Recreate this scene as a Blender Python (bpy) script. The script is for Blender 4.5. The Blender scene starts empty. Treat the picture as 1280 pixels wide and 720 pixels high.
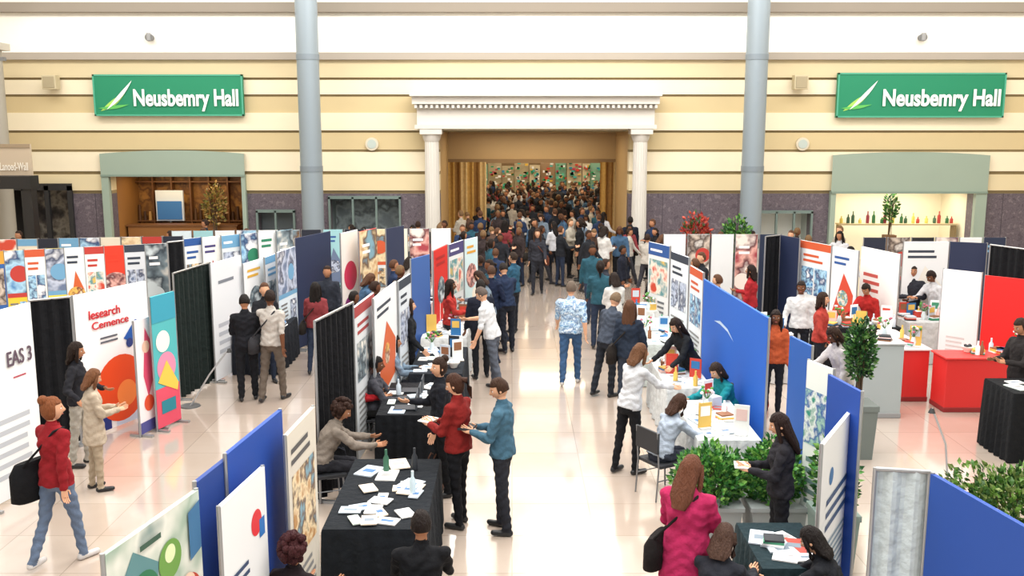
import bpy, math, random
import numpy as np
from mathutils import Vector, Matrix
R=random.Random(7)
# ------------------------------------------------------------ survey helpers
CAMH=4.4; PITCH=math.radians(9.5); F=1200.0
def ray(u,v):
    xc=(u-640)/F; yc=-(v-360)/F; c,s=math.cos(PITCH),math.sin(PITCH)
    return xc, c+yc*s, -s+yc*c
def G(u,v,z=0.0):
    """world X,Y of a point whose real height is z metres"""
    x,y,dz=ray(u,v); t=(z-CAMH)/dz
    return (x*t,y*t)
def W(u,v,Y):
    """world X,Z of a point standing on the vertical plane at depth Y"""
    x,y,dz=ray(u,v); t=Y/y
    return (x*t,CAMH+dz*t)
# ------------------------------------------------------------ materials
def lin(h):
    h=h.lstrip('#'); o=[]
    for i in (0,2,4):
        c=int(h[i:i+2],16)/255
        o.append(c/12.92 if c<=.04045 else ((c+.055)/1.055)**2.4)
    return (o[0],o[1],o[2],1)
_m={}
def M(hexc,kind='plain',rough=None,metal=0.0):
    key=(hexc,kind,rough,metal)
    if key in _m: return _m[key]
    m=bpy.data.materials.new(kind+'_'+hexc.strip('#')); m.use_nodes=True
    nt=m.node_tree; b=nt.nodes['Principled BSDF']; col=lin(hexc)
    b.inputs['Base Color'].default_value=col
    b.inputs['Metallic'].default_value=metal
    b.inputs['Roughness'].default_value=rough if rough is not None else {'plain':.55,'fabric':.92,'skin':.6,'hair':.6,'leaf':.5,'gloss':.2}.get(kind,.5)
    if kind in('fabric','skin','hair'): b.inputs['Specular IOR Level'].default_value=.25
    if kind in('fabric','hair','leaf','plaster','skin'):
        tc=nt.nodes.new('ShaderNodeTexCoord'); nz=nt.nodes.new('ShaderNodeTexNoise')
        nz.inputs['Scale'].default_value={'fabric':11,'hair':30,'leaf':8,'plaster':1.3,'skin':12}[kind]
        nz.inputs['Detail'].default_value=5
        if kind=='hair':
            mp=nt.nodes.new('ShaderNodeMapping'); mp.inputs['Scale'].default_value=(3,3,.5)
            nt.links.new(tc.outputs['Object'],mp.inputs[0]); nt.links.new(mp.outputs[0],nz.inputs['Vector'])
        else: nt.links.new(tc.outputs['Object'],nz.inputs['Vector'])
        mx=nt.nodes.new('ShaderNodeMixRGB'); mx.blend_type='MULTIPLY'; 
        k={'fabric':.55,'hair':.4,'leaf':.5,'plaster':.93,'skin':.9}[kind]
        mx.inputs[1].default_value=col; mx.inputs[2].default_value=(k,k,k,1)
        nt.links.new(nz.outputs['Fac'],mx.inputs[0]); nt.links.new(mx.outputs[0],b.inputs['Base Color'])
        if kind in('fabric','hair'):
            bp=nt.nodes.new('ShaderNodeBump'); bp.inputs['Strength'].default_value=.7; bp.inputs['Distance'].default_value=.04
            nt.links.new(nz.outputs['Fac'],bp.inputs['Height']); nt.links.new(bp.outputs[0],b.inputs['Normal'])
    if kind=='emit':
        b.inputs['Emission Color'].default_value=col; b.inputs['Emission Strength'].default_value=2.0 if rough is None else rough
    _m[key]=m; return m
def ART(cols,scale=6,seed=0,kind='noise'):
    key=('art',tuple(cols),scale,seed,kind)
    if key in _m: return _m[key]
    m=bpy.data.materials.new('printed_artwork'); m.use_nodes=True; nt=m.node_tree; b=nt.nodes['Principled BSDF']
    tc=nt.nodes.new('ShaderNodeTexCoord'); mp=nt.nodes.new('ShaderNodeMapping'); mp.inputs['Location'].default_value=(seed*3.1,seed*1.7,seed)
    nt.links.new(tc.outputs['Object'],mp.inputs[0])
    if kind=='vor':
        nz=nt.nodes.new('ShaderNodeTexVoronoi'); out=nz.outputs['Color']
    else:
        nz=nt.nodes.new('ShaderNodeTexNoise'); nz.inputs['Detail'].default_value=3; out=nz.outputs['Fac']
    nz.inputs['Scale'].default_value=scale
    nt.links.new(mp.outputs[0],nz.inputs['Vector'])
    cr=nt.nodes.new('ShaderNodeValToRGB'); el=cr.color_ramp.elements; n=len(cols)
    lo,hi=(.34,.66) if kind=='noise' else (.1,.85)
    el[0].position=lo; el[0].color=lin(cols[0]); el[1].position=hi; el[1].color=lin(cols[-1])
    for i in range(1,n-1):
        e=el.new(lo+(hi-lo)*i/(n-1)); e.color=lin(cols[i])
    if kind=='vor': cr.color_ramp.interpolation='CONSTANT'
    nt.links.new(out,cr.inputs[0]); nt.links.new(cr.outputs[0],b.inputs['Base Color']); b.inputs['Roughness'].default_value=.5
    _m[key]=m; return m
# ------------------------------------------------------------ mesh builder
class MB:
    def __init__(s): s.v=[];s.f=[];s.fm=[];s.fs=[];s.mats=[]
    def mi(s,m):
        if m not in s.mats: s.mats.append(m)
        return s.mats.index(m)
    def add(s,vs,fs,m,smooth=False):
        o=len(s.v); s.v+= [tuple(p) for p in vs]; k=s.mi(m)
        for f in fs: s.f.append(tuple(i+o for i in f)); s.fm.append(k); s.fs.append(smooth)
    def box(s,c,d,m,rz=0.0):
        cx,cy,cz=c; hx,hy,hz=d[0]/2,d[1]/2,d[2]/2; ca,sa=math.cos(rz),math.sin(rz); vs=[]
        for z in(-hz,hz):
            for x,y in((-hx,-hy),(hx,-hy),(hx,hy),(-hx,hy)): vs.append((cx+x*ca-y*sa,cy+x*sa+y*ca,cz+z))
        s.add(vs,[(3,2,1,0),(4,5,6,7),(0,1,5,4),(1,2,6,5),(2,3,7,6),(3,0,4,7)],m)
    def bb(s,x0,x1,y0,y1,z0,z1,m): s.box(((x0+x1)/2,(y0+y1)/2,(z0+z1)/2),(x1-x0,y1-y0,z1-z0),m)
    def loft(s,rings,m,smooth=True,cap=True):
        n=len(rings[0]); vs=[p for r in rings for p in r]; fs=[]
        for i in range(len(rings)-1):
            for j in range(n):
                a=i*n+j; b=i*n+(j+1)%n; fs.append((a,b,b+n,a+n))
        s.add(vs,fs,m,smooth)
        if cap:
            s.add(rings[0],[tuple(range(n-1,-1,-1))],m,smooth); s.add(rings[-1],[tuple(range(n))],m,smooth)
    def tube(s,pts,rad,m,n=8,closed=True):
        rings=[]; pts=[Vector(p) for p in pts]
        for i,p in enumerate(pts):
            d=(pts[min(i+1,len(pts)-1)]-pts[max(i-1,0)]).normalized()
            a=d.cross(Vector((0,0,1)) if abs(d.z)<.9 else Vector((0,1,0))).normalized(); b=d.cross(a)
            r=rad[i] if isinstance(rad,(list,tuple)) else rad
            rings.append([tuple(p+a*(math.cos(t)*r)+b*(math.sin(t)*r)) for t in [2*math.pi*k/n for k in range(n)]])
        s.loft(rings,m)
    def cap(s,p0,p1,r0,r1,m,n=12):
        p0=Vector(p0);p1=Vector(p1);d=(p1-p0).normalized()
        s.tube([p0-d*r0*.95,p0-d*r0*.6,p0,p1,p1+d*r1*.6,p1+d*r1*.95],[r0*.3,r0*.8,r0,r1,r1*.8,r1*.3],m,n)
    def ell(s,c,r,m,n=12,k=8,fn=None):
        vs=[];fs=[]
        for i in range(1,k):
            ph=math.pi*i/k-math.pi/2
            for j in range(n):
                t=2*math.pi*j/n; p=(math.cos(ph)*math.cos(t),math.cos(ph)*math.sin(t),math.sin(ph))
                vs.append(p)
        vs+=[(0,0,-1),(0,0,1)]; B=len(vs)-2;T=B+1
        for i in range(k-2):
            for j in range(n): fs.append((i*n+j,i*n+(j+1)%n,(i+1)*n+(j+1)%n,(i+1)*n+j))
        for j in range(n):
            fs.append((B,(j+1)%n,j)); fs.append((T,(k-2)*n+j,(k-2)*n+(j+1)%n))
        out=[]
        for p in vs:
            q=fn(p) if fn else (p[0]*r[0],p[1]*r[1],p[2]*r[2]); out.append((q[0]+c[0],q[1]+c[1],q[2]+c[2]))
        s.add(out,fs,m,True)
    def mesh(s,name):
        me=bpy.data.meshes.new(name); me.from_pydata(s.v,[],s.f)
        for m in s.mats: me.materials.append(m)
        me.polygons.foreach_set('material_index',s.fm); me.polygons.foreach_set('use_smooth',s.fs); me.update(); return me
    def obj(s,name,loc=(0,0,0),rz=0.0,bevel=0,parent=None):
        o=bpy.data.objects.new(name,s.mesh(name)); bpy.context.collection.objects.link(o); o.location=loc; o.rotation_euler[2]=rz
        if bevel:
            b=o.modifiers.new('bevel','BEVEL'); b.width=bevel; b.segments=2; b.limit_method='ANGLE'
        if parent: o.parent=parent
        return o
def text(body,width,height,mat,loc,rot,parent=None,name='lettering',bold=.012,shear=0):
    c=bpy.data.curves.new(name,'FONT'); c.body=body; c.extrude=.004; c.offset=bold; c.align_x='CENTER'; c.align_y='CENTER'; c.shear=shear; c.size=1; c.resolution_u=6
    c.materials.append(mat); o=bpy.data.objects.new(name,c); bpy.context.collection.objects.link(o)
    bpy.context.view_layer.update(); d=o.dimensions
    o.scale=(width/max(d.x,.01),height/max(d.y,.01),1); o.location=loc; o.rotation_euler=rot
    if parent: o.parent=parent
    return o
# ------------------------------------------------------------ building shell
YW=30.0
CREAM='#F1E5C8';TAN='#D2BE92';DK='#94835F'
bands=[(-110,4,'#F8F3E6',0),(4,16,'#978D80',.25),(16,66,'#FFFCF2',0),(66,75,'#ADA396',.2),(75,97,'#D8C8A2',.05),(97,100,DK,-.04),(100,118,CREAM,.03),(118,121,DK,-.04),
(121,141,TAN,.0),(141,163,CREAM,.05),(163,166,DK,-.04),(166,187,TAN,0),(187,190,DK,-.04),(190,214,CREAM,.04),(214,218,DK,-.04),(218,238,'#DFCFA8',.04),(238,242,DK,-.04)]  # DK strips carry the shadow of the wall grooves in their colour
opens=[]
def op(u0,u1,v0,z0=0.0):
    x0=W(u0,v0,YW)[0];x1,z1=W(u1,v0,YW); opens.append((x0,x1,z0,z1)); return opens[-1]
portal=op(549,787,165); shopL=op(138,303,218); shopR=op(1043,1217,239); dL=op(322,368,263); dM=op(412,500,246); dR=op(948,1014,264); dFL=op(2,88,232)
XL,XR=-19.5,20.0
wb=MB()
stone=ART(['#50474F','#665C64','#584E56','#746A70'],9,2,'noise')
zs=[]
for vt,vb,c,pr in bands: zs.append((W(640,vb,YW)[1],W(640,vt,YW)[1],M(c,'plaster',.8),pr))
zs.append((0,W(640,242,YW)[1],stone,.0))
for z0,z1,m,pr in zs:
    cuts=sorted(set([z0,z1]+[z for o in opens for z in(o[2],o[3]) if z0<z<z1]))
    for a,b in zip(cuts[:-1],cuts[1:]):
        xs=[(XL,XR)]
        for o in opens:
            if o[2]<(a+b)/2<o[3]:
                nx=[]
                for p,q in xs:
                    if o[1]<=p or o[0]>=q: nx.append((p,q)); continue
                    if o[0]>p: nx.append((p,o[0]))
                    if o[1]<q: nx.append((o[1],q))
                xs=nx
        for p,q in xs: wb.bb(p,q,YW-pr,YW+.4,a,b,m)
gr=M('#453E46')
for i in range(34):
    x=XL+.6+i*1.18
    if not any(o[0]-.1<x<o[1]+.1 for o in opens): wb.bb(x-.012,x+.012,YW-.004,YW+.1,0,zs[-1][1],gr)
wb.obj('wall_back')
ZT=zs[0][1]
for i,x in enumerate((-14,-7.4,-2.6,2.2,7.0,13.6)):  # unseen framed glow panes, added for a bright sheen on the floor
    k=MB(); w_=3.6; z0,z1=8.75,ZT-.6
    k.bb(x-w_/2,x+w_/2,YW-.03,YW-.01,z0,z1,M('#FAF9F4','emit',7.0)); fr_=M('#A59B8F')
    for q in range(4): k.bb(x-w_/2+q*w_/3-.05,x-w_/2+q*w_/3+.05,YW-.09,YW-.005,z0,z1,fr_)
    for z in(z0,z1): k.bb(x-w_/2-.05,x+w_/2+.05,YW-.09,YW-.005,z-.06,z+.06,fr_)
    k.obj('window_%d'%(i+1))
f=MB(); 
fm=bpy.data.materials.new('polished_tile'); fm.use_nodes=True; nt=fm.node_tree; b=nt.nodes['Principled BSDF']
tc=nt.nodes.new('ShaderNodeTexCoord'); br=nt.nodes.new('ShaderNodeTexBrick'); br.offset=0; br.inputs['Scale'].default_value=1; br.inputs['Brick Width'].default_value=.9; br.inputs['Row Height'].default_value=.9
br.inputs['Mortar Size'].default_value=.006; br.inputs['Color1'].default_value=lin('#CFC1B4'); br.inputs['Color2'].default_value=lin('#C3B3A6'); br.inputs['Mortar'].default_value=lin('#AFA193')
nt.links.new(tc.outputs['Object'],br.inputs['Vector'])
nz=nt.nodes.new('ShaderNodeTexNoise'); nz.inputs['Scale'].default_value=1.6; nz.inputs['Detail'].default_value=9; nt.links.new(tc.outputs['Object'],nz.inputs['Vector'])
mx=nt.nodes.new('ShaderNodeMixRGB'); mx.blend_type='MULTIPLY'; mx.inputs[2].default_value=(.80,.75,.70,1); nt.links.new(nz.outputs['Fac'],mx.inputs[0]); nt.links.new(br.outputs['Color'],mx.inputs[1]); nt.links.new(mx.outputs[0],b.inputs['Base Color'])
rr_=nt.nodes.new('ShaderNodeMapRange'); rr_.inputs[3].default_value=.08; rr_.inputs[4].default_value=.24; nt.links.new(nz.outputs['Fac'],rr_.inputs[0]); nt.links.new(rr_.outputs[0],b.inputs['Roughness'])
b.inputs['Specular IOR Level'].default_value=.9; b.inputs['Coat Weight'].default_value=1.0; b.inputs['Coat Roughness'].default_value=.08
f.bb(XL,XR,-3,54,-.2,0,fm); f.obj('floor')
for nm,x in(('wall_left',XL),('wall_right',XR)):
    w=MB(); w.bb(x-.3 if x<0 else x,x if x<0 else x+.3,-3,YW+.4,0,ZT,M('#E6DAC0','plaster')); w.bb(x-.3 if x<0 else x-.05,x+.05 if x<0 else x+.3,-3,YW,0,.25,M(DK)); w.obj(nm)
c=MB()
for y in range(0,31,5): c.bb(XL,XR,y-.2,y+.2,ZT-.1,ZT+.5,M('#CFCac0'))
for x in(-18,-12,-6,0.7,7,13,19): c.bb(x-.12,x+.12,-3,YW,ZT+.05,ZT+.35,M('#CFCAC0'))
c.obj('ceiling')
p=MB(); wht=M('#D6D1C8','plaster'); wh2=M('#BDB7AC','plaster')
def wx(u,Y): return W(u,200,Y)[0]
def wz(v,Y): return W(640,v,Y)[1]
for (u0,u1,v0,v1,yf) in((513,826,114,120,28.8),(516,823,120,130,28.95),(520,820,130,136,29.1),(522,817,136,156,29.2),(519,820,156,161,29.05)):
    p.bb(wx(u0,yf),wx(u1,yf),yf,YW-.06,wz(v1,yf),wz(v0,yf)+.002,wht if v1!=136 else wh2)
for i in range(46):
    x=wx(521,29.1)+i*(wx(818,29.1)-wx(521,29.1))/45; p.box((x,29.05,wz(133,29.1)),(.08,.12,.1),wht)
for u in(540,800):
    X=wx(u,29.4); zt=wz(161,29.1)
    rings=[]
    for z in(0.35,1.4,2.5,zt-.35):
        n=40; rr=.24-.03*(z/zt)
        rings.append([(X+math.cos(2*math.pi*k/n)*rr*(1-.05*(k%2)),29.4+math.sin(2*math.pi*k/n)*rr*(1-.05*(k%2)),z) for k in range(n)])
    p.loft(rings,wht,smooth=False)
    p.box((X,29.4,.12),(.66,.66,.24),wht); p.tube([(X,29.4,.24),(X,29.4,.35)],[.3,.27],wht,24)
    p.tube([(X,29.4,zt-.38),(X,29.4,zt-.3),(X,29.4,zt-.15)],[.22,.26,.3],wht,24); p.box((X,29.4,zt-.08),(.66,.66,.16),wht)
p.obj('portal_cornice_and_columns')
t=MB(); px0,px1,_,pz=portal; tanm=M('#C0A274','plaster'); 
t.bb(px0-.2,px0,YW+.4,34,0,pz,tanm); t.bb(px1,px1+.2,YW+.4,34,0,pz,tanm); t.bb(px0-.2,px1+.2,YW+.4,34,pz,pz+.2,M('#A98F6C','plaster'))
iz=wz(203,34); t.bb(px0-.2,px1+.2,34,34.3,iz,pz+.2,tanm); t.bb(px0-.2,px1+.2,33.9,34.0,iz-.02,iz+.12,M('#8A6F4C'))
t.obj('wall_inner_passage')
def drape(name,x0,x1,y,z0,z1,cols,amp=.05,per=.22):
    d=MB(); n=int((x1-x0)/per*8)+1
    for k in range(n-1):
        xa=x0+(x1-x0)*k/(n-1); xb=x0+(x1-x0)*(k+1)/(n-1); ya=y+amp*math.sin(xa/per*6.283); yb=y+amp*math.sin(xb/per*6.283)
        m=cols[int(k/8)%len(cols)]; d.add([(xa,ya,z0),(xb,yb,z0),(xb,yb,z1),(xa,ya,z1)],[(0,1,2,3)],m,True)
    return d.obj(name)
gold=[M('#C9A05A','fabric'),M('#9A7240','fabric'),M('#DDC08A','fabric')]
drape('stage_curtain',px0+.02,wx(608,33.8),33.7,0.01,iz+.02,gold); drape('stage_curtain',wx(750,33.8),px1-.02,33.7,0.01,iz+.02,gold)
h=MB(); tw=M('#B09068','plaster'); h.bb(-11,-10.7,34.3,52,0,5.2,tw); h.bb(13,13.3,34.3,52,0,5.2,tw); h.bb(-11,13.3,52,52.3,0,5.2,tw); h.bb(-11,px0-.2,34,34.3,0,5.2,tw); h.bb(px1+.2,13.3,34,34.3,0,5.2,tw); h.obj('wall_far_hall')
h=MB(); h.bb(-11,13.3,34.3,52.3,5.2,5.4,M('#8A785F')); 
for y in range(37,52,3):
    for x in(-6,-2,2,6,10): h.box((x,y,5.18),(1.2,.5,.05),M('#FFE9C0','emit'))
h.obj('ceiling_far_hall')
h=MB(); cc=['#2FA36B','#D8402F','#FFFFFF','#3FC0B8','#E8E2CC','#C23A58','#F0C24A','#2C8FB8','#1F9A6A','#FFFFFF','#5FD0B0']
x=-6
while x<9:
    w_=R.uniform(.25,.8); z1=R.uniform(2.3,2.8); h.bb(x,x+w_-.03,50+R.uniform(0,.4),50.5,0,z1,M(R.choice(['#C8B898','#D8C8A8','#8FC0A8','#B89878','#5A8F80'])))
    for k in range(26):
        a=R.uniform(0,w_*.75); zz=R.uniform(1.1,z1-.15); h.bb(x+a,x+a+w_*.2,49.93,50.01,zz,zz+R.uniform(.05,.14),M(R.choice(cc)))
    x+=w_
h.obj('exhibit_banner_row')
for u in(389,941):
    k=MB(); X=wx(u,28.5); k.tube([(X,28.5,0),(X,28.5,ZT)],.32,M('#8F9BA3','plain',.4,.2),40)
    for z in(.15,3.2,6.4): k.tube([(X,28.5,z-.08 if z>1 else 0),(X,28.5,z+.08)],.335,M('#818C94','plain',.4,.2),40)
    k.obj('support_column')
k=MB(); X=wx(2,28.5); k.tube([(X,28.5,0),(X,28.5,6.6)],.25,M('#A9A294','plain',.5),32); k.box((X,28.5,6.7),(.7,.7,.2),M('#C5BEB0')); k.obj('slim_column')
sage=M('#98A899','plaster'); sage2=M('#7E9083','plaster')
def surround(o,vtop,name,ue0,ue1):
    s=MB(); x0,x1,_,z1=o; zt=wz(vtop,29.9); X0=wx(ue0,29.9); X1=wx(ue1,29.9); n=20
    vs=[];fs=[]
    for i in range(n+1):
        q=i/n; xx=X0+(X1-X0)*q; z=zt-.10*(2*q-1)**2
        vs+=[(xx,29.82,z1),(xx,29.82,z),(xx,29.94,z),(xx,29.94,z1)]
    for i in range(n):
        a=4*i; fs+=[(a,a+4,a+5,a+1),(a+1,a+5,a+6,a+2),(a+3,a+7,a+4,a)]
    s.add(vs,fs,sage); s.bb(X0,x0,29.82,29.99,0,z1,sage); s.bb(x1,X1,29.82,29.99,0,z1,sage)
    s.bb(X0,X1,29.78,29.84,z1-.06,z1,sage2); s.obj(name)
surround(shopL,188,'window_surround',126,306); surround(shopR,190,'window_surround',1040,1236)
def room(name,o,depth,back,side,floor=None):
    s=MB(); x0,x1,z0,z1=o; s.bb(x0-.02,x0,30.41,30+depth,0,z1,side); s.bb(x1,x1+.02,30.41,30+depth,0,z1,side); s.bb(x0,x1,30+depth,30.1+depth,0,z1,back); s.bb(x0,x1,30.41,30+depth,z1,z1+.02,side); s.obj(name)
room('shop_interior_wood',shopL,2.2,ART(['#7E5226','#A06E32','#6A4220','#B8823E'],2.2,1),M('#8F6230'))
room('shop_interior_cream',shopR,2.2,M('#F4EDD2','plaster'),M('#E8DFC4'))
room('door_1',dL,.5,M('#6B7478','gloss'),M('#50585C')); room('door_2',dM,1.0,ART(['#69757B','#8A989A','#4D565B','#9FB0B2'],2,4),M('#6C7A7C'))
room('door_3',dR,1.0,M('#F2F5EC','gloss'),M('#BFC8C2')); room('door_4',dFL,1.6,ART(['#3E3B3A','#6E6660','#BFB6A6','#4A4542'],2,6),M('#3A3736'))
fr=MB(); 
for o in(dL,dM,dR,dFL):
    mm=M('#2A2A2C','plain',.4) if o is dFL else M('#6E7F7A','plain',.4); x0,x1,_,z1=o; wd=.14 if o is dFL else .06
    n=3 if o is not dL else 2
    for i in range(n+1): xx=x0+(x1-x0)*i/n; fr.bb(xx-wd/2,xx+wd/2,29.88,29.99,0,z1,mm)
    fr.bb(x0-wd/2,x1+wd/2,29.88,29.99,z1-wd,z1+wd/2,mm)
fr.obj('trim_door_frames')
def shelf(name,x0,x1,y,z,cols,n):
    s=MB(); s.bb(x0,x1,y-.2,y+.2,z-.05,z,M('#C9B68C'))
    for q in(x0+.05,x1-.05): s.bb(q-.03,q+.03,y-.15,y+.15,0,z-.05,M('#8A7650'))
    for i in range(n):
        xx=x0+.1+(x1-x0-.2)*i/(n-1)+R.uniform(-.06,.06); hh=R.uniform(.15,.42); m=M(R.choice(cols)); s.tube([(xx,y,z),(xx,y,z+hh*.6),(xx,y,z+hh*.75),(xx,y,z+hh)],[.055,.055,.02,.02],m,8)
    s.obj(name)
shelf('shop_shelf_with_bottles',10.5,14.3,30.9,1.35,['#B23A2E','#2F6B3C','#D8C25A','#8A2E3C','#E8E0C8','#3B5C40'],18)
# wooden cabinet wall in the left shop
s=MB(); wd1=M('#6E4520','plain',.5); wd2=M('#8A5A2A','plain',.5)
for i in range(7):
    x=-12.55+i*.62; s.bb(x,x+.05,31.9,32.15,0,2.95,wd1)
    if i<6:
        for z in(.5,1.3,2.6): s.bb(x,x+.62,31.92,32.15,z,z+.05,wd1)
        if i not in(1,2):
            for q in range(3): s.tube([(x+.14+q*.17,32.0,1.35),(x+.14+q*.17,32.0,1.35+R.uniform(.2,.6))],[.06,.045],M(R.choice(['#4A2E18','#A87838','#5A3A1E','#C89A58'])),8)
s.bb(-12.4,-8.9,30.9,31.4,0,1.25,wd2); s.bb(-12.45,-8.85,30.85,31.45,1.25,1.3,wd1); s.obj('wooden_display_cabinet')
s=MB(); s.bb(-11.75,-10.85,31.7,31.8,1.35,2.35,M('#DDE4EA')); s.bb(-11.7,-10.9,31.66,31.71,1.4,2.0,M('#3D78B8')); s.bb(-11.32,-11.28,31.7,31.8,1.3,1.36,M('#888888')); s.obj('framed_poster')
def sign(u0,u1,v0,v1,txt):
    Y=29.75; x0,z1=W(u0,v0,Y); x1,z0=W(u1,v1,Y); s=MB(); s.bb(x0,x1,Y,Y+.12,z0,z1,M('#17855F','plain',.6))
    for a in((x0,x1,z0,z0+.05),(x0,x1,z1-.05,z1),(x0,x0+.05,z0,z1),(x1-.05,x1,z0,z1)): s.bb(a[0],a[1],Y-.02,Y+.01,a[2],a[3],M('#4BA688'))
    for q in(.2,.8): s.bb(x0+(x1-x0)*q-.05,x0+(x1-x0)*q+.05,Y+.1,29.94,z0+.3,z1-.3,M('#555555'))
    li=0
    for (ca,cz,L,wd,ang,m) in((x0+.60,(z0+z1)/2-.22,.95,.085,.62,M('#A8DA62')),(x0+.60,(z0+z1)/2-.36,.95,.05,.12,M('#5DBB5A')),(x0+.82,(z0+z1)/2-.02,1.2,.055,.82,M('#FFFFFF'))):
        li+=1; yy=Y-.012*li; pts=[]
        for i in range(21):
            q=i/20; pts.append((q-.5,wd*math.sin(math.pi*q)/L+.12*(q-.5)**2))
        for i in range(20,-1,-1):
            q=i/20; pts.append((q-.5,-wd*math.sin(math.pi*q)/L+.12*(q-.5)**2))
        vs=[(ca+L*(a*math.cos(ang)-b_*math.sin(ang)),yy,cz+L*(a*math.sin(ang)+b_*math.cos(ang))) for a,b_ in pts]
        for i in range(20): s.add([vs[i],vs[i+1],vs[40-i],vs[41-i]],[(0,3,2,1)],m)
    o=s.obj('hall_sign'); wdt=x1-x0
    text(txt,wdt*.70,.66,M('#FFFFFF'),(x0+wdt*.62,Y-.05,(z0+z1)/2-.10),(math.pi/2,0,0),o,bold=.028)
sign(115,305,93,145,'Neusbemry Hall'); sign(1048,1254,91,147,'Neusbemry Hall')
s=MB(); x0,z1=W(-30,180,27); x1,z0=W(41,228,27); s.bb(x0,x1,27,27.08,z0,z1,M('#C9B79F')); s.bb(x0,x1,26.97,27,z1-.1,z1,M('#A28E74'))
s.bb(x0+.3,x0+.36,27.02,27.06,z1,6.2,M('#555555')); s.bb(x0-.3,x1-.5,26.95,27.1,6.2,6.3,M('#777777')); s.bb(x0-.3,x0-.15,26.95,27.1,0,6.3,M('#777777')); so=s.obj('hanging_sign')
text('Lanoed-Wall',.78,.22,M('#F6EFE2'),(x1-.47,26.96,(z0+z1)/2-.1),(math.pi/2,0,0),so)
k=MB()
for xx in(-15.6,-14.4,-13.2): k.bb(xx-.12,xx+.12,26.2,26.5,0,2.95,M('#1E1D1F','plain',.4))
k.bb(-17.5,-13.05,26.1,26.6,2.75,3.1,M('#1E1D1F','plain',.4)); k.bb(-17.5,-13.1,26.25,26.45,1.2,1.3,M('#1E1D1F')); k.obj('black_kiosk_frame')
for u in(64,1000):
    k=MB(); X,Z=W(u,103,29.7); k.box((X,29.68,Z),(.42,.3,.42),M('#C9BC9A')); k.box((X,29.52,Z),(.34,.02,.34),M('#A79A7C')); k.box((X,29.87,Z),(.1,.12,.1),M('#777777')); k.obj('wall_speaker',bevel=.02)
for u in(465,1003):
    k=MB(); X,Z=W(u,180,29.95); k.tube([(X,29.98,Z),(X,29.9,Z)],.2,M('#D8CDB6'),24); k.tube([(X,29.9,Z),(X,29.88,Z)],.14,M('#B9C4BC'),24); k.obj('wall_roundel')
for u in(188,1152):
    k=MB(); X,Z=W(u,47,29.9); k.tube([(X,29.99,Z),(X,29.75,Z)],[.09,.12],M('#777777'),12); k.tube([(X,29.75,Z-.1),(X,29.75,Z+.12)],.07,M('#999999'),12); k.obj('wall_lamp')
k=MB(); k.tube([(-16.5,29,7.2),(-13.0,27,ZT)],.12,M('#B9B2A8'),8); k.tube([(-17.5,29,8.2),(-15.0,27,ZT)],.12,M('#B9B2A8'),8); k.obj('roof_strut')
# ------------------------------------------------------------ booth panels
OBS=[]
def panel(name,p0,p1,hgt,base,art=(),z0=.04,th=.035,words=None,sag=False):
    p0=Vector((p0[0],p0[1],0)); p1=Vector((p1[0],p1[1],0)); d=p1-p0; w=d.length; rz=math.atan2(d.y,d.x); OBS.append((p0.x,p0.y,p1.x,p1.y))
    b=MB(); bm=base if not isinstance(base,str) else M(base,'plain',.6)
    if sag:
        n=max(12,int(w/.03)); 
        for k in range(n):
            a,b2=w*k/n,w*(k+1)/n; f_=lambda q:.03*math.sin(q*38)+.015*math.sin(q*17+1)
            b.add([(a,f_(a)*1.3,z0),(b2,f_(b2)*1.3,z0),(b2,f_(b2)*.5,hgt),(a,f_(a)*.5,hgt)],[(0,1,2,3)],bm,True)
        b.tube([(0,0,hgt),(w,0,hgt)],.018,M('#AAAAAA','plain',.3,.8),8)
    else: b.bb(0,w,-th/2,th/2,z0,hgt,bm)
    mt=M('#A9ABAD','plain',.35,.7)
    for q in(.0,w):
        b.tube([(q,0,0),(q,0,hgt+.01)],.016,mt,8)
    for q in(.04,w-.04): b.box((q,0,.015),(.05,.36,.03),mt)
    H=hgt-z0
    for sd in(-1,1):
        lay=0
        for e in art:
            lay+=1; y=sd*(th/2+.0015+.0012*lay)
            def q(s_,t_): return (w*s_,y,z0+H*t_)
            if e[0]=='r':
                _,a,c_,a2,c2,m=e; b.add([q(a,c_),q(a2,c_),q(a2,c2),q(a,c2)],[(0,1,2,3)],m if not isinstance(m,str) else M(m))
            elif e[0]=='c':
                _,a,c_,r_,m=e; vs=[(min(max(w*a+r_*math.cos(t),0),w),y,min(max(z0+H*c_+r_*math.sin(t),z0),hgt)) for t in [6.2832*i/28 for i in range(28)]]; b.add(vs,[tuple(range(28))],M(m) if isinstance(m,str) else m)
            elif e[0]=='l':
                _,a,c_,a2,c2,n,m=e
                for i in range(n):
                    tt=c_+(c2-c_)*(i+.2)/n; hh=(c2-c_)/n*.45; ee=a2-(a2-a)*R.uniform(0,.3); b.add([q(a,tt),q(ee,tt),q(ee,tt+hh),q(a,tt+hh)],[(0,1,2,3)],M(m))
            elif e[0]=='p':
                _,pts,m=e; vs=[q(*k) for k in pts]; b.add(vs,[tuple(range(len(vs)))],M(m))
    o=b.obj(name,loc=(p0.x,p0.y,0),rz=rz)
    for wd in (words or []):
        body,s_,t_,ws,hs,colr=wd; text(body,w*ws,hs,M(colr),(w*s_,-(th/2+.016),z0+H*t_),(math.pi/2,0,0),o,bold=.01)
    return o
def GP(u,v,h): return G(u,v,h)
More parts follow.
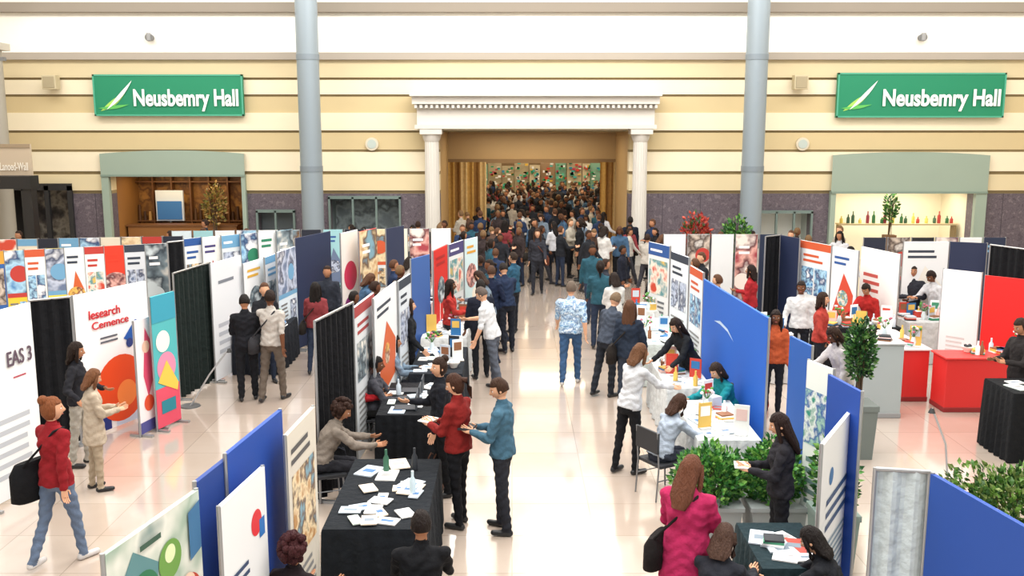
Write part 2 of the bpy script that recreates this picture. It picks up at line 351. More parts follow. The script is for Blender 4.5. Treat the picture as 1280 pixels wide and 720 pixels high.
PAL=[['#E9E4DA','#7C8C94','#2F3A44','#C9D3D6'],['#D0602F','#EDC060','#7A2E24','#F4E6C8'],['#2F77B8','#AFD8EE','#1F3E70','#FFFFFF'],['#4E8E4A','#C0DB9A','#2C5A3C','#F0F2DC'],['#A8404A','#E8B0A4','#5E2430','#F5E6DC'],['#6A7A98','#C9D2E4','#3A4460','#F0F2F6'],['#C0905A','#F0DCB4','#6A4A30','#7FA7B8'],['#D04A34','#F6E8D8','#3F8F9A','#E8BE5E'],['#8A7466','#D8C8B8','#4A3A34','#EFE8E0']]
def rart(i,hd=None):
    r=random.Random(i*13+5); pal=r.choice(PAL); c0=hd or r.choice(['#2C5698','#BE3B33','#2E8462','#DBA03B','#333C4A','#6FA4C8','#CE5A34','#4A4478'])
    A=[]; lay=i%6
    if lay==0: A=[('r',.0,.88,1,1,c0),('l',.1,.91,.7,.96,1,'#FFFFFF'),('r',.06,.50,.94,.84,ART(pal,3,i)),('r',.06,.2,.45,.46,ART(pal[::-1],6,i)),('l',.5,.08,.92,.46,8,'#6B6F75'),('r',.06,.05,.45,.17,c0)]
    elif lay==1: A=[('r',0,.60,1,1,ART(pal,2.6,i)),('r',0,.56,1,.60,c0),('c',.7,.78,.16,c0),('l',.1,.3,.55,.52,6,'#777777'),('r',.6,.28,.94,.52,ART(pal[::-1],7,i)),('r',0,0,1,.12,c0)]
    elif lay==2: A=[('r',0,0,1,.30,c0),('c',.5,.62,.26,ART(pal,4,i)),('c',.75,.42,.14,'#F2E9D8'),('l',.15,.84,.85,.95,2,c0),('l',.15,.1,.8,.24,4,'#EEEEEE')]
    elif lay==3: A=[('r',.0,.0,1,1,ART(pal,2.2,i)),('l',.15,.78,.7,.9,2,'#FFFFFF'),('r',.0,.0,1,.14,c0),('c',.35,.5,.18,pal[3]),('c',.6,.36,.12,c0)]
    elif lay==4: A=[('r',0,.93,1,1,c0),('l',.12,.8,.8,.9,2,c0),('r',.08,.50,.48,.76,ART(pal,6,i)),('r',.52,.50,.92,.76,ART(pal[::-1],4,i+1)),('l',.1,.08,.9,.44,9,'#8A8A8A')]
    else: A=[('l',.1,.84,.75,.94,2,c0),('p',[(.1,.4),(.5,.78),(.9,.6),(.85,.35),(.4,.3)],pal[0]),('c',.5,.55,.16,ART(pal,7,i)),('l',.12,.08,.85,.26,5,'#8A8F94'),('p',[(.0,.0),(1,.0),(1,.08),(0,.03)],c0)]
    return A
BLUE='#1A49A4';NAVY='#1C2746';BLK='#17181C';WH='#E8EAEB'
def PV(name,u0,v0,u1,v1,h,base,art=(),**k): return panel(name,GP(u0,v0,h),GP(u1,v1,h),h,base,art,**k)
PV('printed_booth_wall',128,694,245,612,2.0,ART(['#C9D6CC','#9FB5A4','#E4E6DC','#6E8A86'],1.6,3),[('p',[(.0,.5),(.0,.8),(.25,.95),(.5,.86),(.42,.62),(.2,.5)],'#5C8A8E'),('c',.33,.78,.17,'#2E7450'),('c',.33,.76,.10,'#D2E0C8'),('c',.36,.80,.05,'#2E5A46'),('c',.62,.84,.13,'#6B9A48'),('c',.62,.86,.06,'#DCE8B8'),('c',.80,.66,.16,'#B8402F'),('c',.80,.70,.09,'#E8C8B0'),('p',[(.84,.78),(.84,.95),(.98,.97),(.98,.80)],'#3C6F9A'),('c',.16,.66,.09,'#EEE8D0'),('c',.52,.68,.07,'#D8A040'),('l',.3,.93,.6,.97,1,'#3A5A4A')])
PV('blue_fabric_panel',243,603,281,573,2.0,'#1B3F8C')
PV('standing_poster',273,634,328,583,1.85,WH,[('c',.74,.80,.10,'#D8323A'),('r',.80,.72,.93,.80,'#2A6FB8'),('l',.12,.62,.6,.7,2,'#3A4A6A'),('l',.12,.2,.8,.55,9,'#9AA6B4')])
PV('blue_fabric_panel',281,568,350,512,2.05,BLUE)
PV('standing_poster',356,545,391,508,1.95,'#D8D2C4',[('r',.1,.4,.9,.8,ART(PAL[6],6,3)),('l',.1,.84,.8,.94,2,'#555555'),('l',.1,.1,.9,.36,6,'#888888')])
PV('black_drape',393,402,441,378,2.2,M(BLK,'fabric'),sag=True)
PV('standing_poster',441,385,466,366,2.1,'#D9DDE0',rart(4,'#A33A3A'))
PV('white_display_panel',466,374,494,352,2.1,WH,rart(5))
PV('white_display_panel',497,352,512,342,2.1,'#D5DDE4',rart(10))
PV('blue_fabric_panel',513,324,536,318,2.15,'#3A5FA0')
PV('red_display_panel',541,314,558,306,2.15,'#D2261E',rart(2,'#A81A18'))
PV('white_display_panel',560,306,578,300,2.1,WH,rart(6))
PV('white_display_panel',580,300,596,296,2.1,'#CFE6EA',rart(8))
h2=2.1
PV('white_display_panel',-40,398,36,378,2.3,WH,[('l',.2,.1,.9,.45,6,'#B6BBC2'),('l',.6,.62,.9,.64,1,'#B04A5A')],words=[('EAS 3',.72,.73,.42,.18,'#5B4A58')])
PV('black_drape',36,376,88,371,h2,M(BLK,'fabric'),sag=True)
PV('research_poster',90,370,181,351,h2,'#F3F3F2',[('r',.0,.0,.38,.34,'#1B2E7A'),('r',.45,.0,1,.18,'#C9D6E8'),('c',.55,.27,.50,'#E24A16'),('c',.62,.22,.20,'#F58A40'),('p',[(.62,.62),(.8,.74),(.98,.68),(.95,.58),(.78,.56)],'#1E57A8'),('c',.82,.62,.10,'#C8202F'),('c',.7,.58,.07,'#2A3A7A'),('l',.3,.62,.6,.68,2,'#5A5F68')],words=[('lesearch',.38,.84,.42,.13,'#C2202A'),('Cemence',.45,.76,.5,.11,'#C2202A')])
PV('colourful_banner',186,372,216,364,2.0,'#4FB0B4',[('r',0,.0,1,.3,'#D84A62'),('c',.5,.45,.22,'#EA8AA8'),('r',0,.8,1,1,'#3798B0'),('c',.4,.65,.16,'#F2EFE0'),('r',.2,.1,.8,.2,'#1A7C8C'),('p',[(.1,.35),(.5,.5),(.95,.3),(.9,.24)],'#F2C14E')])
PV('colourful_banner',166,402,190,394,1.7,'#EFE4E6',[('p',[(.3,.5),(.5,.92),(.75,.8),(.8,.45),(.5,.3)],'#D24A6A'),('c',.5,.75,.09,'#E8C0A8'),('c',.5,.25,.12,'#D8502F'),('r',0,0,1,.10,'#4A4A8A')])
PV('black_drape',216,342,262,328,h2,M('#1F2A28','fabric'),sag=True)
PV('white_display_panel',262,330,300,319,h2,'#DDE0E4',[('l',.15,.2,.85,.5,4,'#B2B6BE'),('l',.2,.8,.8,.86,1,'#7A7F88')])
PV('colourful_banner',303,330,330,322,1.95,WH,rart(2,'#D9A83A'))
PV('white_display_panel',330,322,352,314,2.0,WH,rart(4))
PV('navy_fabric_panel',368,298,412,289,2.25,'#1F2C4C')
PV('colourful_banner',425,292,446,287,2.3,'#E9E2DC',[('c',.5,.6,.3,'#C22A50'),('c',.4,.3,.25,'#7A1E6A'),('r',0,0,1,.12,'#1F8E7A')])
PV('colourful_banner',448,290,470,285,2.3,'#D8202A',rart(3,'#B01F2A'))
PV('navy_fabric_panel',482,286,504,282,2.2,'#2A3350')
PV('white_display_panel',345,316,368,308,2.1,'#DCE8F0',rart(7))
items=[('#E4E0D6',11),('#2F62A8',12),('#F0C83A',1),('#F2F2EE',16),('#F2DC50',7),('#E8ECEE',5),('#F4F4F2',22),('#E0381E',8),('#D9DEE4',10),('#F2F2F2',15)]
us=[-50,-20,5,30,56,80,105,130,155,181,209]
for i,(bc,sd) in enumerate(items):
    v0=316-12*(us[i]+50)/260; v1=316-12*(us[i+1]+50)/260
    PV('poster_board',us[i],v0,us[i+1]-1,v1,2.1,bc,rart(sd,'#E83A1F' if sd==8 else None))
PV('black_drape',209,303,229,301,2.2,M(BLK,'fabric'),sag=True)
us=[229,252,276,300,322,345,366]
for i in range(6): PV('poster_board' if i%3 else 'colourful_banner',us[i],299-i*2,us[i+1]-1,298-i*2-1.5,2.2,[WH,'#F3F1EA','#DCE3E6','#C9D9E2','#F6F6F4','#7FB2C8'][i],rart(34+i))
for i,u in enumerate(range(-30,210,26)): PV('poster_board',u,300-i*.5,u+24,299.7-i*.5,2.1,R.choice([WH,'#1E2230','#E6DCC6','#202636','#A9C4D4']),rart(50+i) if i%3 else [])
for i,u in enumerate(range(215,540,27)): PV('poster_board',u,289-(u-215)*.01,u+24,288.7-(u-215)*.01,2.0,R.choice([WH,'#1E2230','#D6E4EA','#2D4A86','#9CCBD0','#EEE6D2']),rart(70+i) if i%2 else [])
# right row by the aisle
PV('blue_fabric_panel',881,349,962,398,2.05,'#1D60C4',[('p',[(.22,.74),(.32,.77),(.45,.75),(.55,.69),(.45,.73),(.32,.745)],'#BCD2EC')])
PV('blue_fabric_panel',989,420,1016,433,2.05,'#1F5AB0')
PV('standing_poster',1011,450,1043,462,2.0,'#E8EFEC',[('r',0,.55,1,.85,ART(['#2E8E7A','#E8EFEC','#2C5FA0','#A8D0C0'],7,5)),('l',.15,.15,.85,.5,6,'#6E8A8A')])
PV('blue_fabric_panel',1037,468,1078,490,2.05,BLUE)
PV('white_display_panel',812,302,838,308,2.1,WH,rart(24)); PV('white_display_panel',840,314,862,322,2.1,'#E4EAEE',rart(10)); PV('standing_poster',864,332,880,341,2.0,'#E8ECF0',rart(16))
PV('standing_poster',1027,556,1072,502,1.8,WH,[('c',.25,.78,.08,'#2E6FA8'),('l',.15,.5,.85,.7,3,'#2F4F7A'),('l',.15,.15,.8,.45,8,'#7F96A8')])
PV('blue_fabric_panel',1166,592,1300,668,2.0,'#1C489C')
PV('silver_fabric_panel',1094,586,1162,590,1.98,M('#DDE9EC','fabric'),sag=True)
PV('black_drape',957,296,975,294,2.2,M(BLK,'fabric'),sag=True); PV('navy_fabric_panel',977,294,1000,298,2.2,NAVY)
PV('white_display_panel',1002,300,1040,307,2.15,WH,rart(16)); PV('white_display_panel',1042,308,1074,314,2.15,WH,rart(17)); PV('white_display_panel',1078,308,1126,318,2.15,'#F2F0EC',[('l',.1,.6,.6,.8,3,'#C0524A')])
PV('white_display_panel',1130,302,1186,302,2.2,WH,rart(29)); PV('navy_fabric_panel',1188,302,1234,304,2.2,NAVY); PV('black_drape',1238,306,1300,314,2.2,M(BLK,'fabric'),sag=True)
PV('white_display_panel',1180,336,1228,341,1.95,'#F4F4F4',[('l',.2,.2,.8,.4,5,'#D4D2D0')]); PV('red_display_panel',1232,344,1290,350,1.95,'#DC201E')
for i,u in enumerate(range(830,960,30)): PV('poster_board',u,293,u+27,293,2.1,R.choice([WH,'#1E2A44','#E6EAEC','#2C5A9A','#F2E8DA']),rart(90+i) if i%2 else [])
for i,u in enumerate(range(1080,1260,30)): PV('poster_board',u,297,u+27,297,2.1,R.choice([WH,'#1E2A44','#22283A','#2C5A9A','#1A1C22']),rart(90+i) if i%2 else [])
def lbox(name,x0,x1,y0,y1,h,c,trim='#FFFFFF',rz=0):
    b=MB(); cx,cy=(x0+x1)/2,(y0+y1)/2; b.box((cx,cy,h/2),(x1-x0,y1-y0,h),M(c,'plain',.5)); b.box((cx,cy,h+.015),(x1-x0+.06,y1-y0+.06,.03),M(trim)); b.box((cx,cy,.04),(x1-x0+.02,y1-y0+.02,.08),M('#8A2020' if c.startswith('#D4') else '#999999')); b.obj(name,bevel=.01); OBS.append((x0,cy,x1,cy))
# ------------------------------------------------------------ goods & tables
def goods(x0,x1,y0,y1,z,n,seed,pal=('#C8402F','#F2F2EE','#2C6FA8','#E0B85A','#3E8E6B','#E8C7C0','#8A5A3A','#FFFFFF','#C9D4DE','#22262C')):
    r=random.Random(seed); b=MB()
    for i in range(n):
        x=r.uniform(x0+.1,x1-.1); y=r.uniform(y0+.1,y1-.1); k=r.choice((0,1,1,2,2,3,5,5,5)) if i!=2 else 4; c_=M(r.choice(pal)); a=r.uniform(-.6,.6)
        if k==0: b.box((x,y,z+.06),(.16,.12,.12),c_,a); b.box((x,y,z+.125),(.10,.12,.012),M('#F4F4F4'),a)
        elif k==1: b.tube([(x,y,z),(x,y,z+.13),(x,y,z+.16),(x,y,z+.22)],[.034,.034,.014,.014],c_,10)
        elif k==2:
            ca,sa=math.cos(a),math.sin(a); hh=r.uniform(.22,.36)
            b.box((x,y,z+.01),(.14,.1,.02),M('#DDDDDD'),a); b.box((x,y,z+.02+hh/2),(.18,.012,hh),c_,a); b.box((x+sa*.008,y-ca*.008,z+.04+hh*.6),(.13,.006,hh*.4),M(r.choice(pal)),a)
        elif k==3: b.tube([(x,y,z),(x,y,z+.03),(x,y,z+.08),(x,y,z+.09)],[.05,.06,.10,.10],M('#EFEBE2'),14); [b.ell((x+r.uniform(-.05,.05),y+r.uniform(-.05,.05),z+.10),(.03,.03,.025),c_,6,5) for _ in range(6)]
        elif k==4:
            b.tube([(x,y,z),(x,y,z+.08),(x,y,z+.16)],[.03,.045,.025],M('#D8E4E8'),12)
            for _ in range(12):
                d=Vector((r.uniform(-.1,.1),r.uniform(-.1,.1),r.uniform(.22,.34))); b.tube([(x,y,z+.15),(x+d.x,y+d.y,z+d.z)],[.004,.003],M('#3F7A34'),4); b.ell((x+d.x,y+d.y,z+d.z),(.025,.025,.02),M(r.choice(['#C2687A','#F2E2E6','#4E8F3A','#4E8F3A'])),6,5)
        else:
            for q in range(4): b.box((x,y,z+.012+q*.02),(.2-.01*q,.15,.018),M(r.choice(pal)),a+q*.1)
    b.obj('display_goods')
lbox('red_counter',6.75,8.3,14.5,15.0,.85,'#D42A28','#E23A36'); lbox('red_counter',6.3,6.74,15.1,17.0,.85,'#D42A28','#E8D0D0')
goods(6.8,8.2,14.5,15.0,.885,9,41); goods(6.3,6.74,15.1,17.0,.885,10,42)
b=MB()
for i in range(6): b.bb(6.24,6.27,15.2+i*.33,15.24+i*.33,.05,.8,M('#F2DADA'))
for z in(.1,.45,.8): b.bb(6.23,6.26,15.15,16.95,z,z+.03,M('#F2DADA'))
b.obj('white_rail_grille')
lbox('grey_plinth',5.35,5.95,14.2,14.8,1.15,'#A9B2B2','#C3C8C8'); goods(5.4,5.9,14.25,14.75,1.18,4,43)
def table(name,x0,x1,y0,y1,h,c,clutter=14,seed=0,gd=0):
    b=MB(); m=M(c,'fabric'); OBS.append(((x0+x1)/2,y0,(x0+x1)/2,y1))
    def ring(off,z,wave=0):
        pts=[];per=[(x0-off,y0-off),(x1+off,y0-off),(x1+off,y1+off),(x0-off,y1+off)]; n=28
        for k in range(4):
            a=per[k];c_=per[(k+1)%4]; nx,ny=[(0,-1),(1,0),(0,1),(-1,0)][k]
            for i in range(n):
                q=i/n; wv=wave*math.sin(i*1.35+k)*math.sin(math.pi*q); pts.append((a[0]+(c_[0]-a[0])*q+nx*wv,a[1]+(c_[1]-a[1])*q+ny*wv,z))
        return pts
    b.loft([ring(.03,.01,.035),ring(.02,h*.5,.022),ring(.008,h-.03,.006),ring(.0,h)],m,smooth=True)
    b.obj(name)
    if clutter:
        r=random.Random(seed); p=MB()
        for i in range(clutter):
            xx=r.uniform(x0+.12,x1-.12);yy=r.uniform(y0+.15,y1-.15); w_,l_=r.choice([(.21,.3),(.1,.21),(.15,.21),(.21,.15)]); cc_=r.choice(['#F6F6F4','#E9EEF2','#C9D4DE','#F2E3D0','#DDE8E0','#F6F6F4','#B9493C' if i%5==0 else '#F4F4F4'])
            a=r.uniform(-.5,.5); p.box((xx,yy,h+.006+.002*i/2),(w_,l_,.012),M(cc_),a); p.box((xx,yy,h+.013+.002*i/2),(w_*.6,l_*.3,.002),M(r.choice(['#7A8894','#3F6FA0','#A0A0A0'])),a)
        p.obj('leaflets')
    if gd: goods(x0,x1,y0,y1,h+.002,gd,seed+100)
table('covered_table',-1.75,-.8,8.35,10.25,.75,'#1B2026',20,1,0)
b=MB()
for x,y,c_ in((-1.35,9.85,'#3A6A52'),(-1.05,9.9,'#2A2E34'),(-1.0,9.2,'#CFE2EA')): b.tube([(x,y,.76),(x,y,.90),(x,y,.94),(x,y,1.0)],[.032,.032,.014,.014],M(c_),12)
b.obj('drink_bottles')
table('covered_table',-1.75,-1.0,11.9,13.5,.75,'#16191E',8,2,2)
table('covered_table',-1.55,-.75,14.0,15.8,.75,'#1E242C',14,3,7)
table('covered_table',-1.6,-.8,16.5,18.2,.75,'#E3E6E6',12,4,10)
table('covered_table',-1.9,-1.1,19.5,21.2,.75,'#20242A',10,5,8)
table('covered_table',2.2,2.95,10.9,12.6,.75,'#DDE2E2',12,6,7)
table('covered_table',2.2,2.85,13.2,15.0,.75,'#E6EAEA',10,7,14)
table('covered_table',2.2,3.0,16.0,18.0,.75,'#DCE6E2',10,8,16)
table('covered_table',2.1,2.7,7.55,8.5,.75,'#20343A',8,9,1)
table('covered_table',2.4,3.2,19.0,20.0,.75,'#EEF0EE',8,10,10)
table('covered_table',6.6,7.7,12.2,13.0,.95,'#15171A',4,11,4)
table('covered_table',5.5,6.9,16.6,17.3,.9,'#1A1C20',8,12,16); table('covered_table',7.4,8.6,17.6,18.3,.8,'#D8D8D8',8,13,14)
table('covered_table',4.3,5.0,16.2,17.6,.75,'#E4E0DA',6,16,14)
table('covered_table',-5.0,-4.2,16.8,18.4,.75,'#20242C',8,14,10); table('covered_table',-4.2,-3.5,19.2,20.6,.75,'#D3D9DD',8,15,12)
b=MB()
for i in range(3):
    y=12.2+i*.42; b.box((-1.4,y,.765),(.3,.22,.015),M('#30343A')); b.box((-1.25,y,.86),(.015,.3,.2),M('#3A4048'),.0)
b.obj('open_laptops')
def tote(x,y,c,rz):
    b=MB(); m=M(c,'fabric'); b.loft([[(sx*w_*.5,sy*t_*.5,z) for sx,sy in((-1,-1),(0,-1.15),(1,-1),(1,1),(0,1.15),(-1,1))] for z,w_,t_ in((0,.34,.16),(.05,.38,.18),(.25,.38,.13),(.34,.36,.06))],m)
    for sy in(-1,1): b.tube([(-.09,sy*.03,.33),(-.07,sy*.035,.46),(0,sy*.035,.5),(.07,sy*.035,.46),(.09,sy*.03,.33)],.01,m,6)
    b.obj('tote_bag',loc=(x,y,0),rz=rz)
for x,y,c_,a in((-2.15,11.4,'#2A2C34',.3),(-.95,11.15,'#5A3A2A',1.2),(3.9,14.6,'#B32A3A',1.0),(-3.2,17.0,'#3E5F86',.2)): tote(x,y,c_,a)
# ------------------------------------------------------------ plants
def shrub(name,X,Y,rx,ry,z0,z1,n,planter=None,cols=('#2F6B2E','#4E8F3A','#7DB050','#1F4A24'),seed=0,ls=.07):
    r=random.Random(seed); b=MB(); OBS.append((X,Y,X+.01,Y))
    if planter: 
        pw,pl,ph,pc=planter; b.loft([[(X+sx*pw/2*k,Y+sy*pl/2*k,z) for sx,sy in((-1,-1),(1,-1),(1,1),(-1,1))] for k,z in((.85,0),(1,ph*.9),(1.06,ph*.9),(1.06,ph))],M(pc),smooth=False)
    for i in range(9):
        a=r.uniform(0,6.28); q=r.uniform(.2,.8); b.tube([(X+r.uniform(-.05,.05),Y+r.uniform(-.05,.05),(planter[2] if planter else 0)*.8),(X+rx*q*.6*math.cos(a),Y+ry*q*.6*math.sin(a),z0+(z1-z0)*.5),(X+rx*q*math.cos(a),Y+ry*q*math.sin(a),z0+(z1-z0)*.85)],[.012,.009,.004],M('#5A4630'),5)
    cz=(z0+z1)/2; hz=(z1-z0)/2
    for i in range(n):
        while True:
            p=Vector((r.uniform(-1,1),r.uniform(-1,1),r.uniform(-1,1)))
            if .35<p.length<1: break
        k=1+.18*math.sin(p.x*7+seed)*math.cos(p.y*6+p.z*5)
        c_=Vector((X+p.x*rx*k,Y+p.y*ry*k,cz+p.z*hz*k)); d=Vector((p.x+r.uniform(-.6,.6),p.y+r.uniform(-.6,.6),p.z*.4+r.uniform(-.1,.9))).normalized()
        s_=d.cross(Vector((r.uniform(-1,1),r.uniform(-1,1),.3))).normalized(); up=d.cross(s_); L=ls*r.uniform(.7,1.4); wd=L*.28
        b.add([c_,c_+d*L*.5+s_*wd,c_+d*L+up*(-.1*L),c_+d*L*.5-s_*wd,c_+d*L*.5+up*.06*L],[(0,1,4),(1,2,4),(2,3,4),(3,0,4)],M(r.choice(cols),'leaf'))
    b.obj(name)
gcol=('#3F8A38','#5EA545','#8FC860','#2A6430')
shrub('planter_shrub',2.15,9.95,.38,.38,.35,.97,2200,(.6,.6,.42,'#A9B0B0'),seed=1,cols=gcol)
shrub('planter_shrub',2.85,9.95,.36,.38,.35,1.02,2200,(.6,.6,.42,'#A9B0B0'),seed=2,cols=gcol)
shrub('planter_shrub',3.25,9.2,.2,.25,.6,1.3,800,(.4,.4,.6,'#8FA39C'),seed=3,cols=gcol)
shrub('potted_ficus',4.65,12.5,.17,.17,1.05,1.87,1200,(.42,.42,.75,'#6B7470'),seed=4,ls=.07,cols=('#2A5C2C','#3F7A34','#6FA050','#1C4020'))
shrub('planter_shrub',4.4,7.9,.72,.55,.5,1.50,5200,(.9,.8,.55,'#B9B3A4'),seed=5,cols=('#4A7A2E','#6E9A3A','#8FA45A','#2F5A22'),ls=.065)
shrub('potted_ficus',6.0,25.5,.4,.4,.8,2.0,600,(.6,.6,.6,'#555555'),seed=6,ls=.14)
shrub('potted_ficus',-9.5,30.7,.35,.2,1.3,2.6,350,(.4,.3,1.0,'#705030'),seed=7,ls=.12,cols=('#B89A4A','#8A8A3A','#D8B070','#6A5A2A'))
shrub('potted_ficus',12.1,30.65,.22,.15,1.4,2.3,250,(.35,.25,1.0,'#705030'),seed=8,ls=.12)
shrub('flowering_plant',4.9,25.5,.35,.35,1.1,2.1,500,(.5,.5,.9,'#7A3A2A'),seed=9,ls=.12,cols=('#B33A2A','#D2503A','#3F6A34','#A32A2A'))
# ------------------------------------------------------------ people
def head(b,O,Rm,skin,hairm,style,s=1.0,eyes=True):
    def T(p): q=Rm@Vector(p)*s; return (q.x+O.x,q.y+O.y,q.z+O.z)
    def fn(p):
        x,y,z=p[0]*.076,p[1]*.094,p[2]*.116
        if z<0: k=z/.116; x*=1-.30*k*k; y=(y*(1-.22*k*k))+.012*k*k
        if y>0: x*=1-.10*(y/.094)
        if y>0:
            y+=.024*math.exp(-((x/.011)**2+((z+.022)/.018)**2)); y+=.010*math.exp(-((x/.010)**2+((z-.0)/.03)**2))
            for sx in(-.031,.031): y-=.010*math.exp(-(((x-sx)/.014)**2+((z-.006)/.012)**2))
            y+=.006*math.exp(-((x/.024)**2+((z+.060)/.010)**2)); y+=.006*math.exp(-((x/.02)**2+((z+.10)/.02)**2))
        return T((x,y,z))
    n,k=(32,26) if eyes else (14,10)
    b.ell((0,0,0),(1,1,1),skin,n,k,fn)
    def e(c,r,m,n=8,k=6): b.ell((0,0,0),(1,1,1),m,n,k,lambda p:T((c[0]+p[0]*r[0],c[1]+p[1]*r[1],c[2]+p[2]*r[2])))
    for sx in(-1,1):
        e((sx*.076,-.004,-.008),(.010,.02,.032),skin)
        if eyes:
            e((sx*.031,.074,.006),(.0135,.010,.0075),M('#F0ECE6')); e((sx*.031,.081,.006),(.006,.005,.006),M('#22160F','gloss')); e((sx*.032,.083,.026),(.018,.006,.0035),hairm)
    if eyes: e((0,.088,-.058),(.022,.008,.006),M('#A2544C')); 
    def hf(p):
        x,y,z=p[0]*.087,p[1]*.106-.006,p[2]*.127+.006
        face=(y>.0+ (0.03 if abs(x)>.06 else 0)) and z<.062
        low=z<-.05 and style in('short','bald')
        if style=='bald': return T((x*.88,y*.88,z*.9))
        if face or low: return T((x*.72,y*.72,z*.8))
        w=.003*math.sin(p[0]*40+p[1]*33)+.002*math.sin(p[2]*50)
        return T((x*(1+w*6),y*(1+w*6),z+w))
    b.ell((0,0,0),(1,1,1),hairm,28 if eyes else 14,20 if eyes else 10,hf)
    if style in('long','mid'):
        L=-.34 if style=='long' else -.2; rings=[]
        for z,rx,ry,cy in((.05,.07,.05,-.05),(-.03,.094,.062,-.045),(-.12,.10,.055,-.055),(L*.7,.10,.045,-.075),(L,.06,.025,-.085)):
            rings.append([T((rx*math.cos(t)*(1+.10*math.sin(7*t+z*20)),cy+ry*math.sin(t)*(1+.14*math.sin(9*t+z*9)),z)) for t in [6.2832*i/36 for i in range(36)]])
        b.loft(rings[::-1],hairm)
        for sx in(-1,1):
            b.tube([T((sx*.07,.035,.06)),T((sx*.088,.035,-.02)),T((sx*.092,.04,-.12)),T((sx*.085,.05,L*.75))],[.018,.022,.024,.008],hairm,8)
    if style=='bun': e((0,-.08,.10),(.05,.05,.05),hairm,14,10)
    if style=='pony': b.tube([T((0,-.09,.04)),T((0,-.14,.02)),T((0,-.15,-.08)),T((0,-.13,-.2))],[.022,.035,.03,.008],hairm,10)
    if style=='curly':
        r=random.Random(3)
        for i in range(70):
            a=r.uniform(0,6.28); zz=r.uniform(-.9,1); q=math.sqrt(max(0,1-zz*zz)); p=(q*math.cos(a)*.098,q*math.sin(a)*.11-.02,zz*.115+.02)
            if p[1]>.05 and p[2]<.06: continue
            e(p,(.033,.033,.033),hairm,7,5)
def hand(b,O,d,side,fwd,m,curl=.5,s=1.0):
    d=d.normalized(); n=(fwd-d*fwd.dot(d)); n=n.normalized() if n.length>.05 else Vector((0,0,1)); lat=d.cross(n)
    rings=[]
    for t,w,h in((0,.026,.019),(.03,.036,.017),(.07,.041,.015),(.09,.038,.012)):
        c=O+d*t*s; rings.append([tuple(c+n*(w*s*math.cos(a))+lat*(h*s*math.sin(a))) for a in [6.2832*i/10 for i in range(10)]])
    b.loft(rings,m)
    inn=lat*side
    for i,(off,L) in enumerate(((.03,.068),(.010,.078),(-.010,.072),(-.029,.056))):
        p=O+d*.085*s+n*off*s; pts=[p]; dd=d.copy()
        for j,q in enumerate((.45,.3,.25)):
            dd=(dd+inn*curl*.6).normalized(); p=p+dd*L*q*s; pts.append(p)
        b.tube(pts,[.0095*s,.009*s,.008*s,.006*s],m,6)
    p=O+d*.025*s+n*.026*s; b.tube([p,p+(d*.5+n*.8)*.035*s,p+(d*.5+n*.8)*.035*s+(d+inn*.5)*.032*s],[.012*s,.010*s,.007*s],m,6)
